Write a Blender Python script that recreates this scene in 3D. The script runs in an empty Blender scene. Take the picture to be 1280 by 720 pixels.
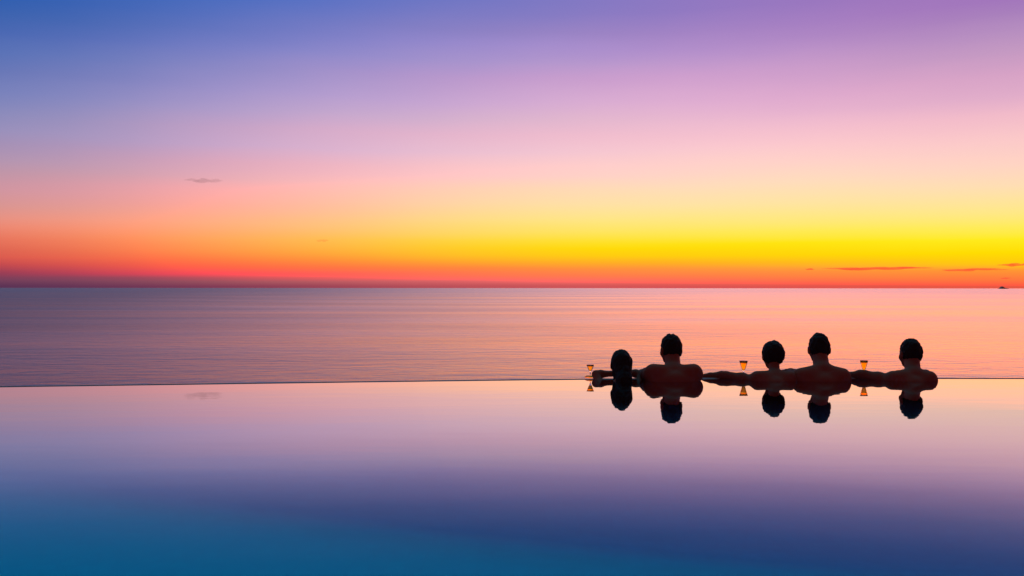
# Infinity pool at dusk: five people lean on the far rim, open sea and an afterglow sky behind them.
import bpy, bmesh, math, random
import numpy as np

C = bpy.context.scene.collection
R = math.radians
random.seed(7)

# ------------------------------------------------------------------ helpers
def link(o, parent=None):
    C.objects.link(o)
    if parent is not None:
        o.parent = parent
    return o

def tag(o, label=None, cat=None, group=None, kind=None):
    if label: o['label'] = label
    if cat: o['category'] = cat
    if group: o['group'] = group
    if kind: o['kind'] = kind
    return o

def empty(name, loc):
    o = bpy.data.objects.new(name, None)
    o.location = loc
    o.empty_display_size = 0.1
    return link(o)

def mesh_obj(name, verts, faces, mat, parent=None, smooth=False):
    me = bpy.data.meshes.new(name)
    me.from_pydata([tuple(v) for v in verts], [], [tuple(f) for f in faces])
    me.validate(); me.update()
    if smooth:
        me.polygons.foreach_set('use_smooth', [True] * len(me.polygons))
    if mat: me.materials.append(mat)
    return link(bpy.data.objects.new(name, me), parent)

def lin(c):
    out = []
    for v in c:
        v = v / 255.0
        out.append(v / 12.92 if v <= 0.04045 else ((v + 0.055) / 1.055) ** 2.4)
    return out

class NT:
    """tiny node-tree builder"""
    def __init__(self, tree):
        self.t = tree; self.n = tree.nodes; self.l = tree.links
        self.n.clear()
    def node(self, kind, **kw):
        nd = self.n.new(kind)
        for k, v in kw.items(): setattr(nd, k, v)
        return nd
    def set(self, sock, v):
        if hasattr(v, 'links') or isinstance(v, bpy.types.NodeSocket): self.l.new(v, sock)
        else: sock.default_value = v
    def math(self, op, a, b=None, c=None, clamp=False):
        nd = self.node('ShaderNodeMath', operation=op, use_clamp=clamp)
        self.set(nd.inputs[0], a)
        if b is not None: self.set(nd.inputs[1], b)
        if c is not None: self.set(nd.inputs[2], c)
        return nd.outputs[0]
    def maprange(self, v, a, b, c=0.0, d=1.0, smooth=False):
        nd = self.node('ShaderNodeMapRange', interpolation_type='SMOOTHSTEP' if smooth else 'LINEAR')
        self.set(nd.inputs['Value'], v)
        for k, x in (('From Min', a), ('From Max', b), ('To Min', c), ('To Max', d)):
            self.set(nd.inputs[k], x)
        return nd.outputs['Result']
    def mix(self, f, a, b, blend='MIX'):
        nd = self.node('ShaderNodeMix', data_type='RGBA', blend_type=blend)
        nd.clamp_result = False
        self.set(nd.inputs[0], f)
        for s, v in ((nd.inputs[6], a), (nd.inputs[7], b)):
            if isinstance(v, (tuple, list)): v = tuple(v) + ((1.0,) if len(v) == 3 else ())
            self.set(s, v)
        return nd.outputs[2]
    def ramp(self, f, stops, interp='LINEAR'):
        nd = self.node('ShaderNodeValToRGB')
        cr = nd.color_ramp; cr.interpolation = interp
        while len(cr.elements) > 1: cr.elements.remove(cr.elements[-1])
        for i, (p, c) in enumerate(stops):
            e = cr.elements[0] if i == 0 else cr.elements.new(p)
            e.position = p
            e.color = tuple(c)[:3] + (1.0,)
        self.set(nd.inputs[0], f)
        return nd.outputs[0]
    def noise(self, vec, scale, detail=3.0, rough=0.5, dist=0.0):
        nd = self.node('ShaderNodeTexNoise')
        self.set(nd.inputs['Vector'], vec)
        nd.inputs['Scale'].default_value = scale
        nd.inputs['Detail'].default_value = detail
        nd.inputs['Roughness'].default_value = rough
        nd.inputs['Distortion'].default_value = dist
        return nd.outputs['Fac']
    def mapping(self, vec, scale=(1, 1, 1), rot=(0, 0, 0), loc=(0, 0, 0)):
        nd = self.node('ShaderNodeMapping')
        self.set(nd.inputs['Vector'], vec)
        nd.inputs['Scale'].default_value = scale
        nd.inputs['Rotation'].default_value = rot
        nd.inputs['Location'].default_value = loc
        return nd.outputs[0]

def material(name):
    m = bpy.data.materials.new(name); m.use_nodes = True
    nt = NT(m.node_tree)
    out = nt.node('ShaderNodeOutputMaterial')
    return m, nt, out

def principled(name, col, rough=0.5, var=0.0, scale=20.0, **kw):
    m, nt, out = material(name)
    b = nt.node('ShaderNodeBsdfPrincipled')
    b.inputs['Roughness'].default_value = rough
    for k, v in kw.items(): b.inputs[k.replace('_', ' ')].default_value = v
    if var:
        g = nt.node('ShaderNodeTexCoord').outputs['Object']
        n = nt.noise(g, scale, 4)
        nt.set(b.inputs['Base Color'], nt.mix(n, [c * (1 - var) for c in col], [c * (1 + var) for c in col]))
        bp = nt.node('ShaderNodeBump'); bp.inputs['Strength'].default_value = 0.15; bp.inputs['Distance'].default_value = 0.002
        nt.set(bp.inputs['Height'], nt.noise(g, scale * 6, 3)); nt.l.new(bp.outputs[0], b.inputs['Normal'])
    else:
        b.inputs['Base Color'].default_value = tuple(col) + (1,)
    nt.l.new(b.outputs[0], out.inputs['Surface'])
    return m

# ------------------------------------------------------------------ camera
F = 1244.4                     # focal length in photograph pixels (35 mm lens)
CAM_Z = 0.70                   # eye above the pool water (water surface = 0)
cam = bpy.data.cameras.new('camera'); cam.lens = 35.0; cam.sensor_width = 36.0
cam.clip_start = 0.05; cam.clip_end = 300000.0
camo = link(bpy.data.objects.new('camera', cam))
camo.location = (0, 0, CAM_Z)
camo.rotation_euler = (R(90.0), R(-0.04), 0)
bpy.context.scene.camera = camo

# ------------------------------------------------------------------ sky (world)
SKY = {   # photo column -> (row, colour) of the afterglow
 30:  [(0,35,90,172),(20,50,95,172),(45,65,100,176),(70,80,110,180),(95,95,115,180),(120,110,125,185),(145,130,135,185),
       (165,145,140,185),(180,155,140,180),(200,170,145,175),(220,185,145,165),(240,200,145,160),(260,210,145,145),(275,225,140,130),
       (285,230,130,115),(300,225,110,95),(312,215,95,85),(322,210,85,80),(330,185,70,80),(340,130,60,85),(350,110,60,90),(358,85,50,85)],
 320: [(0,75,110,195),(20,90,115,195),(45,105,120,195),(70,125,130,200),(95,145,140,200),(120,165,150,205),(145,185,160,205),(165,205,165,200),
       (185,210,170,205),(205,230,170,190),(225,240,175,185),(240,250,175,175),(260,250,175,155),(280,252,180,130),(300,250,175,90),
       (315,252,155,70),(325,250,130,65),(335,255,105,70),(342,245,80,90),(347,195,85,95),(352,160,85,95),(358,135,60,85)],
 640: [(0,120,120,195),(40,145,130,195),(60,160,140,205),(80,175,150,205),(100,195,155,205),(130,210,170,210),(150,220,180,205),(170,235,185,205),
       (190,240,195,210),(205,250,200,205),(220,253,205,200),(235,252,215,180),(255,252,222,165),(275,252,228,130),(290,253,225,95),
       (300,253,222,50),(310,252,215,10),(320,250,200,20),(328,250,170,40),(335,255,140,60),(345,250,120,80),(352,235,105,105),(358,200,85,90)],
 960: [(0,150,118,192),(30,168,130,196),(60,188,145,202),(90,208,158,205),(120,225,172,208),(150,240,188,208),(180,250,200,206),(205,252,210,200),
       (230,253,220,188),(255,252,227,160),(275,252,230,125),(290,253,232,80),(303,255,226,10),(318,253,208,10),(328,253,178,30),
       (336,255,148,60),(348,252,118,70),(355,240,95,80),(359,220,80,80)],
 1230:[(0,160,115,186),(20,166,125,186),(45,180,140,190),(70,192,150,192),(95,212,160,196),(120,222,170,200),(145,240,185,200),(180,250,200,200),
       (210,252,210,195),(235,252,220,180),(265,250,230,140),(285,252,235,90),(300,253,235,30),(315,255,222,0),(330,253,200,10),
       (338,253,150,50),(350,255,120,60),(357,232,88,65)],
}
UMAX = 0.32
BOOST = {30: 0.0, 320: 0.35, 640: 1.3, 960: 2.2, 1230: 2.6}   # the red the photograph clips away near the sun
world = bpy.data.worlds.new('World'); bpy.context.scene.world = world; world.use_nodes = True
w = NT(world.node_tree)
wout = w.node('ShaderNodeOutputWorld'); bg = w.node('ShaderNodeBackground')
dirv = w.node('ShaderNodeTexCoord').outputs['Generated']
sep = w.node('ShaderNodeSeparateXYZ'); w.l.new(dirv, sep.inputs[0])
dx, dy, dz = sep.outputs
az = w.math('ARCTAN2', dx, dy)
hyp = w.math('MAXIMUM', w.math('SQRT', w.math('ADD', w.math('MULTIPLY', dx, dx), w.math('MULTIPLY', dy, dy))), 1e-4)
te = w.math('DIVIDE', dz, hyp)
comb = w.node('ShaderNodeCombineXYZ'); w.l.new(az, comb.inputs[0]); w.l.new(te, comb.inputs[1])
streak = w.noise(w.mapping(comb.outputs[0], (1.6, 34, 1), rot=(0, 0, R(0.4))), 1.0, 4, 0.55)
veil = w.noise(w.mapping(comb.outputs[0], (2.2, 9, 1), rot=(0, 0, R(3)), loc=(3.1, 1.7, 0)), 1.0, 4, 0.5)
tew = w.math('ADD', te, w.math('MULTIPLY', w.math('SUBTRACT', streak, 0.5), 0.006))
tew = w.math('ADD', tew, w.math('MULTIPLY', w.math('MULTIPLY', w.math('SUBTRACT', veil, 0.5), 0.035), w.maprange(te, 0.03, 0.2)))
u = w.math('DIVIDE', tew, UMAX, clamp=True)
cols = []
for px, stops in SKY.items():
    a = math.atan((px - 640) / F)
    rs = []
    for (y, r, g, b) in reversed(stops):
        t = (360 - y) / F * math.cos(a)
        c = lin((r, g, b))
        k = min(1, max(0, (y - 215) / 80))
        if r >= 245: c[0] *= 1 + BOOST[px] * k
        rs.append((t / UMAX, c))
    cols.append((a, w.ramp(u, rs)))
parts = []
for d_ in (-5.0, -2.0, 2.0, 5.0):                              # mean of shifted blends: no creases between the columns
    sk = cols[0][1]; azd = w.math('ADD', az, R(d_))
    for i in range(1, len(cols)):
        sk = w.mix(w.maprange(azd, cols[i-1][0], cols[i][0]), sk, cols[i][1])
    parts.append(sk)
sky = w.mix(0.5, w.mix(0.5, parts[0], parts[1]), w.mix(0.5, parts[2], parts[3]))
# above the frame: bright teal added to light the pool floor; behind the camera: the dim eastern sky
high = w.mix(w.maprange(az, R(-30), R(35)), (0.02, 1.35, 2.05), (0.10, 1.15, 1.75))
sky = w.mix(w.maprange(te, 0.45, 1.7, smooth=True), sky, high)
east = w.ramp(w.maprange(te, 0.0, 1.2), [(0, (0.26, 0.034, 0.036)), (0.25, (0.20, 0.03, 0.04)), (0.55, (0.05, 0.02, 0.04)), (1, (0.015, 0.03, 0.06))])  # low red put in to warm the people's backs
sky = w.mix(w.maprange(dy, 0.60, 0.02, smooth=True), sky, east)
nis = w.node('ShaderNodeTexSky', sky_type='NISHITA')
nis.sun_disc = False; nis.sun_elevation = R(0.5); nis.sun_rotation = R(14); nis.dust_density = 2.0
sky = w.mix(0.004, sky, nis.outputs[0], 'ADD')
sky = w.mix(w.maprange(te, -0.02, -0.004), (0.03, 0.02, 0.03), sky)
w.l.new(sky, bg.inputs['Color']); bg.inputs['Strength'].default_value = 1.0
w.l.new(bg.outputs[0], wout.inputs['Surface'])

# the sun has just gone: a weak, wide, warm glow from its last position
sun = bpy.data.lights.new('sun', 'SUN'); sun.energy = 0.003; sun.angle = R(40); sun.color = (1, 0.55, 0.28)
suno = link(bpy.data.objects.new('sun', sun))
suno.rotation_euler = (R(89.0), 0, R(180 - 14))

# ------------------------------------------------------------------ sea
SEA_Z = -11.3
def sea_mesh():
    ys = [5, 40, 150, 500, 2000, 8000, 30000, 90000]
    rings = []
    verts = []; faces = []
    n = 64
    for r in ys:
        for k in range(n):
            a = 2 * math.pi * k / n
            verts.append((r * math.cos(a), r * math.sin(a), 0))
    for i in range(len(ys) - 1):
        for k in range(n):
            k2 = (k + 1) % n
            faces.append((i*n+k, (i+1)*n+k, (i+1)*n+k2, i*n+k2))
    faces.append(tuple(range(n)))
    return verts, faces
m_sea, s, out = material('sea_water')
tc = s.node('ShaderNodeTexCoord').outputs['Object']
rip = s.noise(s.mapping(tc, (0.17, 0.30, 1), rot=(0, 0, R(-7))), 1.0, 4, 0.55, 0.5)
swell = s.noise(s.mapping(tc, (0.035, 0.09, 1), rot=(0, 0, R(8))), 1.0, 4, 0.55, 0.3)
patch = s.noise(s.mapping(tc, (0.0016, 0.011, 1), rot=(0, 0, R(3)), loc=(4.2, 1.3, 0)), 1.0, 4, 0.6)
h = s.math('ADD', s.math('MULTIPLY', rip, 0.75), s.math('MULTIPLY', swell, 1.1))
sp = s.node('ShaderNodeSeparateXYZ'); s.l.new(tc, sp.inputs[0])
# sideways fall-off of the afterglow put into the sea: dimmer, rougher left, brighter right
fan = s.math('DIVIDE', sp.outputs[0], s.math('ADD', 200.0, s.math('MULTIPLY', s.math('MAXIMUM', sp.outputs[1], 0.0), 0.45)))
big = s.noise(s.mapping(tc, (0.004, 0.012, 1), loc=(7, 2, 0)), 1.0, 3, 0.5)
glow_side = s.maprange(s.math('ADD', fan, s.math('MULTIPLY', s.math('SUBTRACT', big, 0.5), 0.5)), -0.75, 0.45, 0.0, 1.0, smooth=True)
bp = s.node('ShaderNodeBump'); bp.inputs['Distance'].default_value = 1.0
s.l.new(s.math('MULTIPLY', s.maprange(patch, 0.35, 0.68, 0.18, 0.28), s.maprange(glow_side, 0, 1, 1.35, 0.85)), bp.inputs['Strength']); s.l.new(h, bp.inputs['Height'])
lw = s.node('ShaderNodeLayerWeight'); lw.inputs['Blend'].default_value = 0.5; s.l.new(bp.outputs[0], lw.inputs['Normal'])
frs = s.ramp(lw.outputs['Facing'], [(0, (.02,)*3), (0.6, (.10,)*3), (0.78, (.24,)*3), (0.9, (.44,)*3), (1, (.72,)*3)])
gl = s.node('ShaderNodeBsdfGlossy'); far = s.maprange(sp.outputs[1], 250.0, 3500.0)              # distant water shows only its wave faces: rougher
s.l.new(s.math('ADD', s.math('ADD', s.maprange(patch, 0.35, 0.68, 0.155, 0.205), s.maprange(glow_side, 0, 1, 0.025, 0.0)), s.math('MULTIPLY', s.math('POWER', far, 0.6), 0.05)), gl.inputs['Roughness']); s.l.new(bp.outputs[0], gl.inputs['Normal'])
gl.inputs['Color'].default_value = (1, 1, 1, 1)
df = s.node('ShaderNodeBsdfDiffuse'); df.inputs['Color'].default_value = (0.016, 0.005, 0.018, 1)
mx = s.node('ShaderNodeMixShader'); s.l.new(s.math('MULTIPLY', frs, s.maprange(glow_side, 0, 1, 0.50, 1.22)), mx.inputs[0]); s.l.new(df.outputs[0], mx.inputs[1]); s.l.new(gl.outputs[0], mx.inputs[2])
s.l.new(mx.outputs[0], out.inputs['Surface'])
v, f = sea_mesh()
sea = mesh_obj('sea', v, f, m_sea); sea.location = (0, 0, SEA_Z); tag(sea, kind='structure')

# ------------------------------------------------------------------ pool
D0 = 7.75
def edge_y(x, off=0.0):
    """far rim: straight on the right, bending gently towards the camera on the left"""
    t = 0.9 - x
    sp = 0.55 * math.log1p(math.exp(min(40, t / 0.55)))
    return D0 + off - 0.155 * sp
XS = [-16 + 0.25 * i for i in range(129)]
NEAR = -5.0
FLOOR = -1.40

# water surface: one sheet with custom grazing reflectance over refraction; body absorbs red
m_wat, s, out = material('pool_water')
tc = s.node('ShaderNodeTexCoord').outputs['Object']
wv = s.noise(s.mapping(tc, (0.5, 1.6, 1)), 1.0, 3, 0.5)
wv2 = s.noise(s.mapping(tc, (2.0, 6.0, 1), rot=(0, 0, R(4))), 1.0, 2, 0.5)
bp = s.node('ShaderNodeBump'); bp.inputs['Distance'].default_value = 0.01; bp.inputs['Strength'].default_value = 0.09
s.l.new(s.math('ADD', wv, s.math('MULTIPLY', wv2, 0.28)), bp.inputs['Height'])
lw = s.node('ShaderNodeLayerWeight'); lw.inputs['Blend'].default_value = 0.5
g3 = lambda x: (x, x, x)
fr = s.ramp(lw.outputs['Facing'], [(0, g3(.02)), (0.72, g3(.018)), (0.735, g3(.03)), (0.765, g3(.09)), (0.788, g3(.18)), (0.811, g3(.36)),
                                   (0.8335, g3(.64)), (0.857, g3(.82)), (0.880, g3(.91)), (0.911, g3(.945)), (1, g3(1))])
gl = s.node('ShaderNodeBsdfGlossy'); gl.inputs['Roughness'].default_value = 0.01; s.l.new(bp.outputs[0], gl.inputs['Normal'])
rf = s.node('ShaderNodeBsdfRefraction'); rf.inputs['IOR'].default_value = 1.33; rf.inputs['Roughness'].default_value = 0.02
s.l.new(bp.outputs[0], rf.inputs['Normal'])
mx = s.node('ShaderNodeMixShader'); s.l.new(fr, mx.inputs[0]); s.l.new(rf.outputs[0], mx.inputs[1]); s.l.new(gl.outputs[0], mx.inputs[2])
under = s.node('ShaderNodeBsdfGlass'); under.inputs['IOR'].default_value = 1.33; under.inputs['Roughness'].default_value = 0.02   # seen from below: total internal reflection
side = s.node('ShaderNodeMixShader'); s.l.new(s.node('ShaderNodeNewGeometry').outputs['Backfacing'], side.inputs[0])
s.l.new(mx.outputs[0], side.inputs[1]); s.l.new(under.outputs[0], side.inputs[2])
s.l.new(side.outputs[0], out.inputs['Surface'])
va = s.node('ShaderNodeVolumeAbsorption'); va.inputs['Color'].default_value = (0.0, 0.84, 0.95, 1); va.inputs['Density'].default_value = 1.2
s.l.new(va.outputs[0], out.inputs['Volume'])

def prism_strip(pts_near, pts_far, z0, z1):
    """closed solid between two polylines in plan, from z0 up to z1"""
    n = len(pts_near); V = []; Fc = []
    for (x, y) in pts_near: V += [(x, y, z0), (x, y, z1)]
    for (x, y) in pts_far:  V += [(x, y, z0), (x, y, z1)]
    o = 2 * n
    for i in range(n - 1):
        a, b, c, d = 2*i, 2*i+1, 2*(i+1), 2*(i+1)+1
        Fc += [(a, c, d, b), (o+a, o+b, o+d, o+c), (b, d, o+d, o+b), (a, o+a, o+c, c)]
    e = 2 * (n - 1)
    Fc += [(0, 1, o+1, o), (e, o+e, o+e+1, e+1)]
    return V, Fc

v, f = prism_strip([(x, NEAR) for x in XS], [(x, edge_y(x, -0.028)) for x in XS], FLOOR - 0.25, 0.0)
wat = mesh_obj('pool_water', v, f, m_wat); tag(wat, kind='structure')

# tiled basin
m_tile, s, out = material('pool_tile')
tc = s.node('ShaderNodeTexCoord').outputs['Object']
br = s.node('ShaderNodeTexBrick'); br.offset = 0.0
br.inputs['Scale'].default_value = 1.0; br.inputs['Brick Width'].default_value = 0.05; br.inputs['Row Height'].default_value = 0.05
br.inputs['Mortar Size'].default_value = 0.002
br.inputs['Color1'].default_value = (0.008, 0.72, 0.86, 1); br.inputs['Color2'].default_value = (0.008, 0.75, 0.88, 1); br.inputs['Mortar'].default_value = (0.012, 0.72, 0.86, 1)
s.l.new(tc, br.inputs['Vector'])
b = s.node('ShaderNodeBsdfPrincipled'); b.inputs['Roughness'].default_value = 0.35
s.l.new(s.mix(s.maprange(s.noise(tc, 0.8, 4), 0.3, 0.7, 0.0, 0.3), br.outputs[0], (0.008, 0.68, 0.82)), b.inputs['Base Color'])
s.l.new(b.outputs[0], out.inputs['Surface'])
def basin():
    """deep floor at the far side that rises over a soft slope to a shallow shelf near the camera"""
    V = []; Fc = []; ny = 60
    for x in XS:
        far = edge_y(x, -0.06)
        for j in range(ny):
            y = NEAR + (far - NEAR) * j / (ny - 1)
            e = 2.72 - 0.31 * x + 0.015 * x * x                      # shelf edge, running away to the left
            k = min(1, max(0, (y - e) / 1.9)); k = k * k * (3 - 2 * k)
            sh = -0.30 - 0.045 * max(-3, min(4, x))
            V.append((x, y, sh + (FLOOR - sh) * k))
    for i in range(len(XS) - 1):
        for j in range(ny - 1):
            a = i * ny + j
            Fc.append((a, a + ny, a + ny + 1, a + 1))
    return V, Fc
v, f = basin()
pf = mesh_obj('pool_floor', v, f, m_tile, smooth=True); tag(pf, kind='structure')

m_rim = principled('wet_dark_stone', (0.38, 0.24, 0.20), 0.3, 0.3, 9.0)
rim = empty('pool_edge', (0, D0, 0))
tag(rim, 'thin dark overflow edge running along the whole far side of the pool', 'pool edge')
def shift(V): return [(x, y - D0, z) for (x, y, z) in V]
v, f = prism_strip([(x, edge_y(x, -0.06)) for x in XS], [(x, edge_y(x, -0.03)) for x in XS], SEA_Z - 0.5, -0.012)
mesh_obj('wall', shift(v), f, m_rim, rim)
# rounded lip profile swept along the edge
prof = [(-0.030, -0.5), (-0.030, 0.001), (-0.024, 0.004), (-0.016, 0.005), (-0.006, 0.004), (0.0, 0.0), (0.0, -0.5)]
V = []; Fc = []
for x in XS:
    for (o_, z_) in prof: V.append((x, edge_y(x, o_), z_))
n = len(prof)
for i in range(len(XS) - 1):
    for j in range(n - 1):
        a = i * n + j
        Fc.append((a, a + 1, a + n + 1, a + n))
mesh_obj('lip', shift(V), Fc, m_rim, rim, smooth=True)

# ------------------------------------------------------------------ people: smooth-blended distance fields, meshed with surface nets
class Field:
    def __init__(self, lo, hi, h):
        self.lo = np.array(lo, float); self.h = h
        self.n = np.ceil((np.array(hi) - self.lo) / h).astype(int) + 1
        self.d = np.full(self.n, 1.0, np.float32)
    def _box(self, lo, hi):
        a = np.clip(np.floor((np.array(lo) - self.lo) / self.h).astype(int), 0, self.n - 1)
        b = np.clip(np.ceil((np.array(hi) - self.lo) / self.h).astype(int) + 1, 1, self.n)
        ax = [self.lo[i] + self.h * np.arange(a[i], b[i]) for i in range(3)]
        g = np.meshgrid(*ax, indexing='ij')
        return tuple(slice(a[i], b[i]) for i in range(3)), np.stack(g, -1)
    def _put(self, sl, d, k, sub=False):
        o = self.d[sl]
        if sub:
            hh = np.clip(0.5 - 0.5 * (o + d) / k, 0, 1)
            self.d[sl] = o * (1 - hh) - d * hh + k * hh * (1 - hh)
        else:
            hh = np.clip(0.5 + 0.5 * (d - o) / k, 0, 1)
            self.d[sl] = d * (1 - hh) + o * hh - k * hh * (1 - hh)
    def ell(self, c, r, k=0.03, rot=None, sub=False):
        c = np.array(c, float); r = np.array(r, float); m = r.max() + 0.06
        sl, p = self._box(c - m, c + m)
        q = p - c
        if rot is not None: q = q @ rot          # rows: world -> local
        k0 = np.linalg.norm(q / r, axis=-1); k1 = np.linalg.norm(q / (r * r), axis=-1)
        d = k0 * (k0 - 1) / np.maximum(k1, 1e-6)
        self._put(sl, d.astype(np.float32), k, sub)
    def cone(self, a, b, ra, rb, k=0.02):
        a = np.array(a, float); b = np.array(b, float); m = max(ra, rb) + 0.05
        sl, p = self._box(np.minimum(a, b) - m, np.maximum(a, b) + m)
        ab = b - a; t = np.clip(((p - a) @ ab) / max(ab @ ab, 1e-9), 0, 1)
        d = np.linalg.norm(p - a - t[..., None] * ab, axis=-1) - (ra + (rb - ra) * t)
        self._put(sl, d.astype(np.float32), k)

def surface_nets(F_):
    d = F_.d; ins = d < 0
    c = np.zeros(np.array(d.shape) - 1, np.uint8)
    for i in (0, 1):
        for j in (0, 1):
            for k in (0, 1):
                c += ins[i:d.shape[0]-1+i, j:d.shape[1]-1+j, k:d.shape[2]-1+k]
    act = np.argwhere((c > 0) & (c < 8))
    idx = np.full(c.shape, -1, np.int64); idx[tuple(act.T)] = np.arange(len(act))
    acc = np.zeros((len(act), 3)); cnt = np.zeros(len(act))
    corners = [np.array(x) for x in np.ndindex(2, 2, 2)]
    for ci in corners:
        for ax in range(3):
            if ci[ax]: continue
            cj = ci.copy(); cj[ax] = 1
            va_ = d[tuple((act + ci).T)]; vb_ = d[tuple((act + cj).T)]
            x = (va_ < 0) != (vb_ < 0)
            t = np.where(x, va_ / np.where(x, va_ - vb_, 1), 0)
            p = np.repeat(ci[None].astype(float), len(act), 0); p[:, ax] = t
            acc += p * x[:, None]; cnt += x
    V = F_.lo + F_.h * (act + acc / np.maximum(cnt, 1)[:, None])
    Q = []
    for ax in range(3):
        u_, v_ = [(1, 2), (2, 0), (0, 1)][ax]
        sa = [slice(None)] * 3; sb = [slice(None)] * 3
        sa[ax] = slice(0, -1); sb[ax] = slice(1, None)
        A = ins[tuple(sa)]; B = ins[tuple(sb)]
        e = np.argwhere(A != B)
        ok = (e[:, u_] > 0) & (e[:, v_] > 0) & (e[:, u_] < d.shape[u_] - 1) & (e[:, v_] < d.shape[v_] - 1)
        e = e[ok]; flip = A[tuple(e.T)]
        def cell(du, dv):
            x = e.copy(); x[:, u_] += du; x[:, v_] += dv
            return idx[tuple(x.T)]
        q = np.stack([cell(-1, -1), cell(0, -1), cell(0, 0), cell(-1, 0)], 1)
        q[~flip] = q[~flip][:, ::-1]
        Q.append(q)
    return V, np.concatenate(Q)

from mathutils import noise as mnoise, Vector
def net_obj(name, field, mat, parent, tuft=0.0, stretch=1.0):
    V, Q = surface_nets(field)
    if tuft:                                             # uneven locks: push the surface in and out along its normal
        e1 = V[Q[:, 2]] - V[Q[:, 0]]; e2 = V[Q[:, 3]] - V[Q[:, 1]]
        nq = np.cross(e1, e2); N = np.zeros_like(V)
        for k_ in range(4): np.add.at(N, Q[:, k_], nq)
        N /= np.maximum(np.linalg.norm(N, axis=1, keepdims=True), 1e-9)
        amp = np.array([mnoise.noise(Vector((p[0] * 75 + 9 * px_, p[1] * 75, p[2] * 75 * stretch))) + 0.8 * mnoise.noise(Vector((p[0] * 28, p[1] * 28 + 5, p[2] * 28 * stretch))) for p in V for px_ in (parent.location.x,)])
        V = V + N * (amp * tuft)[:, None]
    me = bpy.data.meshes.new(name)
    me.vertices.add(len(V)); me.vertices.foreach_set('co', V.astype(np.float32).ravel())
    me.loops.add(len(Q) * 4); me.loops.foreach_set('vertex_index', Q.astype(np.int32).ravel())
    me.polygons.add(len(Q)); me.polygons.foreach_set('loop_start', np.arange(0, len(Q) * 4, 4, dtype=np.int32))
    me.polygons.foreach_set('use_smooth', np.ones(len(Q), bool))
    me.update(calc_edges=True); me.validate()
    me.materials.append(mat)
    return link(bpy.data.objects.new(name, me), parent)

def rotz(a):
    c, s_ = math.cos(a), math.sin(a)
    return np.array([[c, -s_, 0], [s_, c, 0], [0, 0, 1]])

m_skin = principled('wet_tanned_skin', (0.29, 0.085, 0.045), 0.7, 0.12, 14.0, Specular_IOR_Level=0.08)
m_hair_dark = principled('dark_brown_hair', (0.020, 0.010, 0.008), 0.75, 0.4, 60.0, Specular_IOR_Level=0.15)
m_swim = principled('navy_swim_cloth', (0.02, 0.03, 0.07), 0.8, 0.2, 40.0)

def hand(fd, wrist, dirv_, up, side, s_, curl=0.5):
    """palm, four unequal bent fingers and a thumb that leaves the side of the palm near its base"""
    dv = np.array(dirv_, float); dv /= np.linalg.norm(dv)
    up = np.array(up, float); up -= dv * (up @ dv); up /= np.linalg.norm(up)
    lat = np.cross(dv, up) * side                         # towards the thumb
    w0 = np.array(wrist, float)
    fd.cone(w0, w0 + dv * 0.05 * s_, 0.024 * s_, 0.022 * s_, 0.015)
    for o_ in (-0.022, 0.0, 0.022):
        fd.cone(w0 + dv * 0.03 * s_ + lat * o_ * 0.7 * s_, w0 + dv * 0.088 * s_ + lat * o_ * s_, 0.014 * s_, 0.0125 * s_, 0.012)
    for i, (o_, L) in enumerate(((0.031, 0.070), (0.0105, 0.080), (-0.0105, 0.074), (-0.030, 0.058))):
        p = w0 + dv * (0.092 - 0.006 * (i == 3)) * s_ + lat * o_ * s_
        ang = 0.12 + curl * 0.15
        spread = lat * o_ * 2.0
        for seg, (fr_, rr) in enumerate(((0.45, 0.0092), (0.32, 0.0082), (0.25, 0.0072))):
            ang += curl * (0.32 if seg else 0.1)
            q = p + (dv * math.cos(ang) - up * math.sin(ang) + spread * 0.6) * L * fr_ * s_
            fd.cone(p, q, rr * s_, (rr - 0.0008) * s_, 0.003)
            p = q
    t0 = w0 + dv * 0.028 * s_ + lat * 0.022 * s_
    t1 = t0 + (dv * 0.62 + lat * 0.75 - up * 0.15) * 0.042 * s_
    t2 = t1 + (dv * 0.88 + lat * 0.35 - up * 0.25) * 0.032 * s_
    fd.cone(t0, t1, 0.0135 * s_, 0.0105 * s_, 0.008); fd.cone(t1, t2, 0.0100 * s_, 0.0085 * s_, 0.004)

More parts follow.
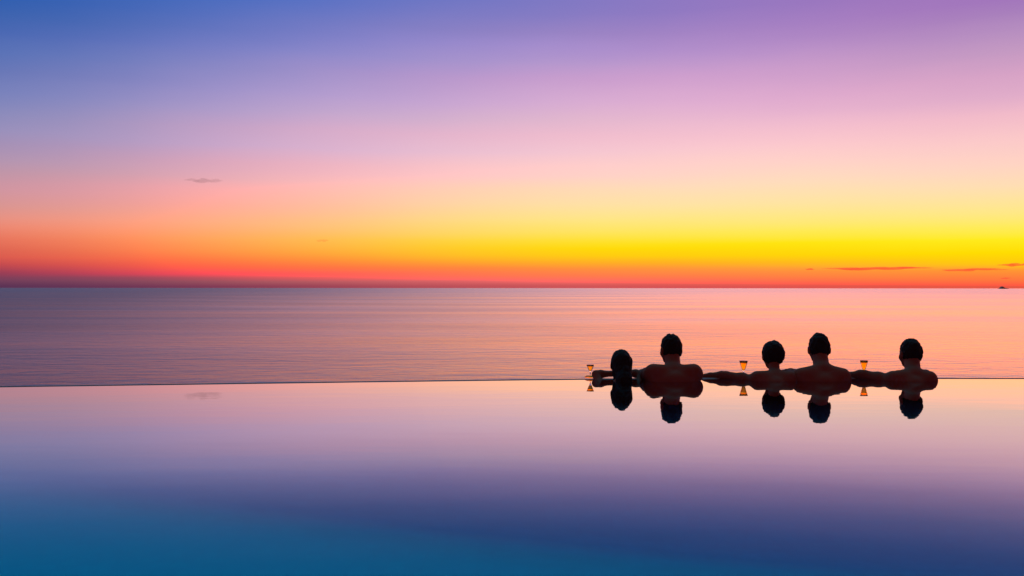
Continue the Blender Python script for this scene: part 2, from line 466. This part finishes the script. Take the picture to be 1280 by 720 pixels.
def make_person(px, crown, D, label, build=1.0, headw=1.0, yaw=0.0, hair='short', arms=None, female=False, lean=0.17, dx=0.0, trapz=0.0, shz=0.0):
    """px: head column in the photograph, crown: top of the head above the water, D: distance of the head"""
    c = crown; s_ = (crown - FLOOR) / 1.745; b_ = build
    D -= D0 - edge_y((px - 640) / F * D)
    ox = -(px - 640) / F * lean; dx += ox           # the trunk is nearer the camera than the head
    arms = {k_: dict(a_, el=(a_['el'][0] + ox, *a_['el'][1:]), wr=(a_['wr'][0] + ox, *a_['wr'][1:])) for k_, a_ in arms.items()}
    X0 = (px - 640) / F * D
    root = empty('person', (X0, D - lean, FLOOR))
    # local space: x right, y away from the camera, z = 0 at the water line; the head sits over (0, lean), the torso over (dx, 0)
    fd = Field((-0.82, -0.24, FLOOR - 0.02), (0.62, 0.66, crown + 0.05), 0.0065)
    hp = np.array([0, lean, c]); Rz = rotz(yaw)
    def H(x, y, z): return hp + Rz @ (np.array([x * headw, y, 0]) * s_) + np.array([0, 0, z * s_])
    def hell(ctr, r, k=0.02, sub=False): fd.ell(H(*ctr), np.array([r[0] * headw, r[1], r[2]]) * s_, k, Rz, sub)
    # torso
    T = lambda x, y, z: np.array([dx + x * b_ * s_, y * s_, c + z * s_])
    sz = shz
    fd.ell(T(0, 0.0, -0.48), np.array([0.150 * b_, 0.108, 0.20]) * s_, 0.05)
    fd.ell(T(0, -0.015, -0.40), np.array([0.165 * b_, 0.095, 0.11]) * s_, 0.05)
    fd.ell(T(0, 0.005, -0.68), np.array([(0.118 if female else 0.135) * b_, 0.095, 0.16]) * s_, 0.06)
    fd.ell(T(0, -0.005, -0.86), np.array([(0.172 if female else 0.158) * b_, 0.118, 0.12]) * s_, 0.06)
    if female:
        for q in (-1, 1): fd.ell(T(q * 0.075, 0.085, -0.46), np.array([0.06, 0.05, 0.058]) * s_, 0.03)
    for q in (-1, 1):
        fd.cone(T(q * 0.085, -0.005, -0.90), T(q * 0.095, 0.015, -1.27), 0.083 * s_, 0.056 * s_, 0.03)
        fd.ell(T(q * 0.095, -0.03, -1.38), np.array([0.05, 0.055, 0.11]) * s_, 0.03)
        fd.cone(T(q * 0.095, 0.01, -1.27), T(q * 0.100, -0.02, -1.675), 0.052 * s_, 0.036 * s_, 0.02)
        fd.cone(T(q * 0.100, -0.03, -1.705), T(q * 0.112, 0.13, -1.72), 0.036 * s_, 0.026 * s_, 0.02)
    for q in (-1, 1): fd.cone(T(q * 0.040, -0.050, -0.36 + sz * 0.7), T(q * 0.130, -0.040, -0.39 + sz), 0.046 * s_, 0.046 * s_, 0.07)
    # neck and trapezius
    nb = T(0, -0.012, -0.29) * 0.5 + (hp + np.array([0, -0.10, -0.27]) * s_) * 0.5
    fd.cone(H(0, -0.025, -0.15), nb, (0.041 if female else 0.056) * s_, (0.045 if female else 0.063) * s_, 0.02)
    for q in (-1, 1):
        a0 = nb + np.array([q * 0.025, -0.022, 0.012]) * s_
        fd.cone(a0, T(q * 0.150, -0.034, -0.315 + sz), 0.044 * s_, (0.048 + trapz) * s_, 0.045)
    # head
    hell((0, -0.005, -0.100), (0.074, 0.094, 0.100), 0.02)
    hell((0, 0.030, -0.150), (0.058, 0.062, 0.078), 0.03)
    hell((0, 0.052, -0.205), (0.032, 0.030, 0.022), 0.025)                      # chin
    hell((0, 0.078, -0.098), (0.050, 0.014, 0.012), 0.015)                      # brow
    fd.cone(H(0, 0.088, -0.108), H(0, 0.104, -0.142), 0.008 * s_, 0.0125 * s_, 0.010)   # nose
    for q in (-1, 1):
        hell((q * 0.031, 0.088, -0.112), (0.015, 0.012, 0.010), 0.008, sub=True)  # eye sockets
        hell((q * 0.031, 0.079, -0.112), (0.011, 0.010, 0.010), 0.004)            # eyes
        hell((q * 0.082, -0.012, -0.128), (0.010, 0.021, 0.033), 0.006)           # ears
        hell((q * 0.040, 0.062, -0.150), (0.020, 0.020, 0.020), 0.02)             # cheeks
    hell((0, 0.090, -0.174), (0.024, 0.010, 0.006), 0.006); hell((0, 0.089, -0.184), (0.021, 0.010, 0.006), 0.006)
    # arms
    for q, key in ((-1, 'l'), (1, 'r')):
        a = arms[key]
        sh = T(q * 0.168, -0.008, -0.340 + sz)
        el, wr = np.array(a['el']), np.array(a['wr'])
        ar = 0.86 if female else 1.0
        fd.ell(sh, np.array([0.056, 0.06, 0.062]) * s_ * ar, 0.03)
        mid = sh * 0.55 + el * 0.45
        fd.cone(sh, el, 0.050 * s_ * ar, 0.037 * s_ * ar, 0.025)
        fd.ell(mid, np.array([0.047, 0.047, 0.047]) * s_ * ar, 0.03)
        fd.cone(el, el * 0.7 + wr * 0.3, 0.036 * s_ * ar, 0.039 * s_ * ar, 0.015)
        fd.cone(el * 0.7 + wr * 0.3, wr, 0.039 * s_ * ar, 0.0255 * s_ * ar, 0.015)
        hand(fd, wr, a['hd'], (0, 0, 1) if 'up' not in a else a['up'], q * a.get('th', -1) , s_ * (0.92 if female else 1.0), a.get('curl', 0.5))
    body_copy = fd.d.copy()
    # root offset: body mesh is parented to an empty that stands on the pool floor
    fd.lo = fd.lo - np.array([0, 0, FLOOR]); 
    net_obj('body', fd, m_skin, root)
    fd.lo = fd.lo + np.array([0, 0, FLOOR])
    # swimwear: a shell around the hips
    sw = Field((-0.3 + dx, -0.24, c - 1.12 * s_), (0.3 + dx, 0.24, c - 0.72 * s_), 0.0065)
    off = np.round((sw.lo - fd.lo) / fd.h).astype(int); sw.lo = fd.lo + off * fd.h
    sw.d = (body_copy[off[0]:off[0]+sw.n[0], off[1]:off[1]+sw.n[1], off[2]:off[2]+sw.n[2]] - 0.007).astype(np.float32)
    zz = sw.lo[2] + sw.h * np.arange(sw.d.shape[2])
    lo_z = c - (0.97 if female else 1.08) * s_; hi_z = c - (0.84 if female else 0.80) * s_
    sw.d = np.maximum(sw.d, np.maximum(lo_z - zz, zz - hi_z)[None, None, :].astype(np.float32))
    sw.lo = sw.lo - np.array([0, 0, FLOOR])
    net_obj('swimsuit_bottom' if female else 'swim_trunks', sw, m_swim, root)
    # hair
    hf = Field((-0.22, lean - 0.40, c - 0.52), (0.22, lean + 0.24, c + 0.05), 0.0055)
    fd2, fd = fd, hf
    if hair == 'short':
        hell((0, -0.012, -0.092), (0.0765, 0.096, 0.098), 0.02)
        hell((0, -0.036, -0.125), (0.067, 0.060, 0.072), 0.03)
        hell((0, 0.088, -0.150), (0.085, 0.070, 0.075), 0.012, sub=True)          # clear of the face
    elif hair == 'bob':
        hell((0, -0.012, -0.097), (0.087, 0.103, 0.098), 0.02)
        hell((0, -0.034, -0.118), (0.076, 0.066, 0.068), 0.03)
        hell((0, 0.092, -0.150), (0.075, 0.070, 0.080), 0.012, sub=True)
    elif hair == 'long':
        hell((0, -0.012, -0.092), (0.082, 0.100, 0.098), 0.02)
        fd.cone(H(0.002, -0.040, -0.11), H(-0.014, -0.155, -0.24), 0.076 * s_, 0.056 * s_, 0.03)
        fd.cone(H(-0.014, -0.155, -0.24), H(-0.020, -0.25, -0.44), 0.056 * s_, 0.040 * s_, 0.03)
        fd.cone(H(-0.058, -0.02, -0.12), H(-0.058, -0.10, -0.28), 0.028 * s_, 0.024 * s_, 0.02)
        fd.cone(H(0.060, -0.02, -0.11), H(0.060, -0.035, -0.185), 0.027 * s_, 0.020 * s_, 0.02)
        for i in range(24):                                                       # locks
            x_ = random.uniform(-0.068, 0.068); z0 = random.uniform(-0.10, -0.2); y_ = -0.09 + 0.06 * abs(x_) / 0.07
            fd.cone(H(x_, y_ - 0.01, z0), H(x_ * 0.85 + random.uniform(-.01, .01), y_ - 0.085, z0 - 0.14), 0.013 * s_, 0.009 * s_, 0.008)
        hell((0, 0.095, -0.150), (0.066, 0.075, 0.085), 0.012, sub=True)
    hf.lo = hf.lo - np.array([0, 0, FLOOR])
    net_obj('hair', hf, m_hair_dark, root, 0.0065 if hair == 'short' else 0.006, 0.28 if hair == 'long' else 0.6)
    tag(root, label, 'person', 'people leaning on the far edge of the pool')
    return root

DH = 7.75
LIP = D0 - DH                   # lip, measured from the head
def folded(ex, ey, ez, wx, wy, wz):
    return {'l': dict(el=(-ex, ey, ez), wr=(-wx, wy, wz), hd=(0.75, 0.35, -0.05)),
            'r': dict(el=(ex, ey, ez), wr=(wx, wy + 0.05, wz + 0.01), hd=(-0.75, 0.35, -0.05))}

# woman with long hair, forearms folded on the edge
make_person(776, 0.226, DH - 0.07, 'person with long dark hair down to the water, both elbows spread on the pool edge', 0.84, 0.98, 0.15, 'long',
            folded(0.175, 0.15, 0.034, 0.05, 0.21, 0.034), True, 0.08, 0.0, 0.0, -0.02)
# two broad men, arms forward over the edge
make_person(838.5, 0.341, DH, 'broad person with short hair, head turned slightly left, beside the long haired person', 1.0, 0.98, 0.28, 'short',
            folded(0.195, 0.16, 0.035, 0.07, 0.30, 0.034), False, 0.17, 0.016, 0.010, 0.045)
make_person(966, 0.292, DH, 'slim necked person with round bobbed hair, left arm stretched out in front of a glass', 0.84, 0.98, 0.05, 'bob',
            {'l': dict(el=(-0.325, 0.13, 0.026), wr=(-0.435, 0.20, 0.018), hd=(-0.75, 0.5, -0.12)),
             'r': dict(el=(0.19, 0.17, 0.03), wr=(0.05, 0.27, 0.032), hd=(-0.75, 0.35, -0.05))}, True, 0.17, 0.0, 0.006, 0.036)
make_person(1023.5, 0.347, DH, 'broad person with cropped hair facing out to sea, right beside the bobbed haired person', 1.0, 0.98, 0.0, 'short',
            folded(0.195, 0.16, 0.035, 0.07, 0.30, 0.034), False, 0.17, 0.012, 0.018, 0.0)
make_person(1138, 0.304, DH, 'person at the right end of the row, left arm stretched along the edge', 0.91, 1.02, 0.12, 'short',
            {'l': dict(el=(-0.305, 0.12, 0.030), wr=(-0.395, 0.20, 0.020), hd=(-0.5, 0.7, -0.12)),
             'r': dict(el=(0.185, 0.16, 0.03), wr=(0.07, 0.29, 0.034), hd=(-0.75, 0.35, -0.05))}, False, 0.17, -0.006, 0.010, 0.022)

# ------------------------------------------------------------------ glasses on the edge
m_glass, s, out = material('clear_glass')
b = s.node('ShaderNodeBsdfPrincipled'); b.inputs['Base Color'].default_value = (0.95, 0.9, 0.8, 1)
b.inputs['Roughness'].default_value = 0.02; b.inputs['IOR'].default_value = 1.14; b.inputs['Transmission Weight'].default_value = 1.0
s.l.new(b.outputs[0], out.inputs['Surface'])
m_drink, s, out = material('amber_drink')
b = s.node('ShaderNodeBsdfPrincipled'); b.inputs['Base Color'].default_value = (0.88, 0.47, 0.035, 1)
b.inputs['Roughness'].default_value = 0.05; b.inputs['IOR'].default_value = 1.2; b.inputs['Transmission Weight'].default_value = 0.9
s.l.new(b.outputs[0], out.inputs['Surface'])

def lathe(name, prof_, mat, parent, n=32):
    V = []; Fc = []
    for (r, z) in prof_:
        for k in range(n):
            a = 2 * math.pi * k / n
            V.append((r * math.cos(a), r * math.sin(a), z))
    m_ = len(prof_)
    for i in range(m_ - 1):
        for k in range(n):
            k2 = (k + 1) % n
            Fc.append((i*n+k, i*n+k2, (i+1)*n+k2, (i+1)*n+k))
    if prof_[0][0] > 1e-5: Fc.append(tuple(range(n))[::-1])
    if prof_[-1][0] > 1e-5: Fc.append(tuple((m_-1)*n + k for k in range(n)))
    return mesh_obj(name, V, Fc, mat, parent, smooth=True)

def glass(px, D, Hh, rb, rfoot, label, stem=0.35, thick=0.006, fmat=None):
    root = empty('stemmed_glass', ((px - 640) / F * D, D, 0.005))
    zb = Hh * stem
    lathe('foot', [(0.0, 0.0), (rfoot, 0.0), (rfoot * 1.02, thick * 0.5), (rfoot * 0.85, thick), (rfoot * 0.4, thick * 1.3), (0.0045, 0.018), (0.0, 0.018)], fmat or m_glass, root)
    lathe('stem', [(0.0, 0.018), (0.0042, 0.018), (0.0036, zb * 0.5), (0.0045, zb - 0.003), (0.0, zb - 0.003)], m_glass, root, 16)
    L = Hh - zb
    outp = [(0.0, zb - 0.003), (0.006, zb - 0.001), (rb * 0.33, zb + L * 0.16), (rb * 0.58, zb + L * 0.42), (rb * 0.82, zb + L * 0.75), (rb, Hh)]
    inn = [(r - 0.0018, z + (0.004 if i == 0 else 0)) for i, (r, z) in enumerate(outp[2:])]
    lathe('bowl', outp + inn[::-1] + [(0.0, zb + 0.008)], m_glass, root)
    fill = [(0.0, zb + 0.0085)] + [(r - 0.0026, z) for (r, z) in outp[2:5]] + [(rb * 0.93 - 0.0026, zb + L * 0.90), (0.0, zb + L * 0.90)]
    lathe('drink', fill, m_drink, root)
    return tag(root, label, 'glass', 'stemmed glasses on the pool edge')

glass(738, D0 - 0.010, 0.098, 0.030, 0.044, 'short wide footed glass of amber drink, left of the long haired person', 0.42, 0.014, m_drink)
glass(929.5, D0 + 0.0 - 0.012, 0.130, 0.033, 0.034, 'stemmed glass of amber drink behind the bobbed haired person\'s outstretched arm')
glass(1080, D0 + 0.0 - 0.012, 0.134, 0.031, 0.034, 'tall stemmed glass of amber drink behind the arm of the person at the right end')

# ------------------------------------------------------------------ small clouds (volumes) and the island on the horizon
def cloud_material(name, dens, col):
    m, nt, out = material(name)
    pv = nt.node('ShaderNodeVolumePrincipled')
    pv.inputs['Color'].default_value = col + (1,); pv.inputs['Density'].default_value = dens
    nt.l.new(pv.outputs[0], out.inputs['Volume'])
    return m
def cloud(px, py, wpx, hpx, dist, label, tau=0.6, group=None, seed=1, tilt=0.0):
    rnd = random.Random(seed)
    cx, cz = (px - 640) / F * dist, CAM_Z + (360 - py) / F * dist
    W, Hh = wpx / F * dist, hpx / F * dist
    dp = W * 0.35
    bm = bmesh.new()
    n = 9
    for i in range(n):
        t = (i + 0.5) / n * 2 - 1
        r = bmesh.ops.create_icosphere(bm, subdivisions=2, radius=1.0)['verts']
        env = math.sqrt(max(0.05, 1 - t * t))
        sx, sy, szz = W / n * rnd.uniform(0.9, 1.5), dp * 0.5 * env, Hh * 0.5 * env * rnd.uniform(0.6, 1.1)
        ox, oy, oz = t * W * 0.45, rnd.uniform(-.2, .2) * dp, Hh * rnd.uniform(-.12, .22) + tilt * t * W * 0.5
        for v_ in r:
            k = 1 + 0.18 * math.sin(3.1 * v_.co.x + seed + i) * math.cos(4.3 * v_.co.z + i)
            v_.co = (v_.co.x * sx * k + ox, v_.co.y * sy * k + oy, v_.co.z * szz * k + oz)
    me = bpy.data.meshes.new('cloud'); bm.to_mesh(me); bm.free()
    o = bpy.data.objects.new('cloud', me); link(o)
    rm = o.modifiers.new('merge', 'REMESH'); rm.mode = 'VOXEL'; rm.voxel_size = Hh * 0.07
    dg = bpy.context.evaluated_depsgraph_get()
    me2 = bpy.data.meshes.new_from_object(o.evaluated_get(dg)); o.modifiers.clear(); o.data = me2
    me2.name = 'cloud'
    me2.materials.clear(); me2.materials.append(cloud_material('cloud_vapour', tau / max(dp * 0.8, 1e-3), (0.45, 0.26, 0.22)))
    o.location = (cx, dist, cz)
    return tag(o, label, 'cloud', group)
cloud(254, 226.5, 48, 6, 9000, 'small flat mauve cloud alone in the upper left sky', 0.26, seed=3, tilt=-0.03)
G = 'low cloud streaks above the horizon on the right'
cloud(1100, 335.5, 130, 4.2, 14000, 'longest thin orange cloud streak above the horizon on the right', 1.0, G, 5, 0.01)
cloud(1215, 337, 80, 4.0, 14500, 'thin cloud streak just right of the longest one above the horizon', 0.9, G, 8, 0.02)
cloud(1270, 330.5, 44, 4, 13800, 'short cloud streak cut by the right side of the photo', 0.9, G, 11, 0.02)
cloud(1012, 336.5, 12, 2.4, 14200, 'tiny cloud speck left of the longest low streak', 0.8, G, 13)
cloud(1257, 347.5, 13, 1.8, 15000, 'small dim cloud dash close above the island', 0.6, G, 17)
cloud(403, 301, 16, 4, 12000, 'faint small cloud left of the yellow glow', 0.22, seed=19)

m_isl = principled('far_rock', (0.40, 0.17, 0.11), 0.9, 0.3, 0.01)  # rock colour lightened and reddened to stand for distance haze
def island():
    V = []; Fc = []; nx, ny = 41, 13
    L, Dp, Hh = 190.0, 90.0, 56.0
    for i in range(nx):
        for j in range(ny):
            a, b_ = i / (nx - 1) * 2 - 1, j / (ny - 1) * 2 - 1
            e = max(0, 1 - a * a) * max(0, 1 - b_ * b_)
            p = math.exp(-((a + 0.18) / 0.22) ** 2) + 0.38 * math.exp(-((a - 0.25) / 0.38) ** 2)
            V.append((a * L, b_ * Dp, Hh * p * e ** 0.5 * (1 + 0.15 * math.sin(9 * a + 5 * b_)) - 2))
    for i in range(nx - 1):
        for j in range(ny - 1):
            k = i * ny + j
            Fc.append((k, k + ny, k + ny + 1, k + 1))
    return V, Fc
v, f = island()
isl = mesh_obj('island', v, f, m_isl, smooth=True)
isl.location = ((1254 - 640) / F * 24000, 24000, SEA_Z); tag(isl, kind='structure')

# ------------------------------------------------------------------ render settings
sc = bpy.context.scene
sc.view_settings.view_transform = 'Standard'; sc.view_settings.look = 'None'
sc.view_settings.exposure = 0.0; sc.view_settings.gamma = 1.0; sc.view_settings.use_curve_mapping = False
sc.render.engine = 'CYCLES'
sc.cycles.use_denoising = True
sc.cycles.max_bounces = 10; sc.cycles.transmission_bounces = 8; sc.cycles.glossy_bounces = 4; sc.cycles.volume_bounces = 1
sc.cycles.caustics_refractive = True; sc.cycles.caustics_reflective = True
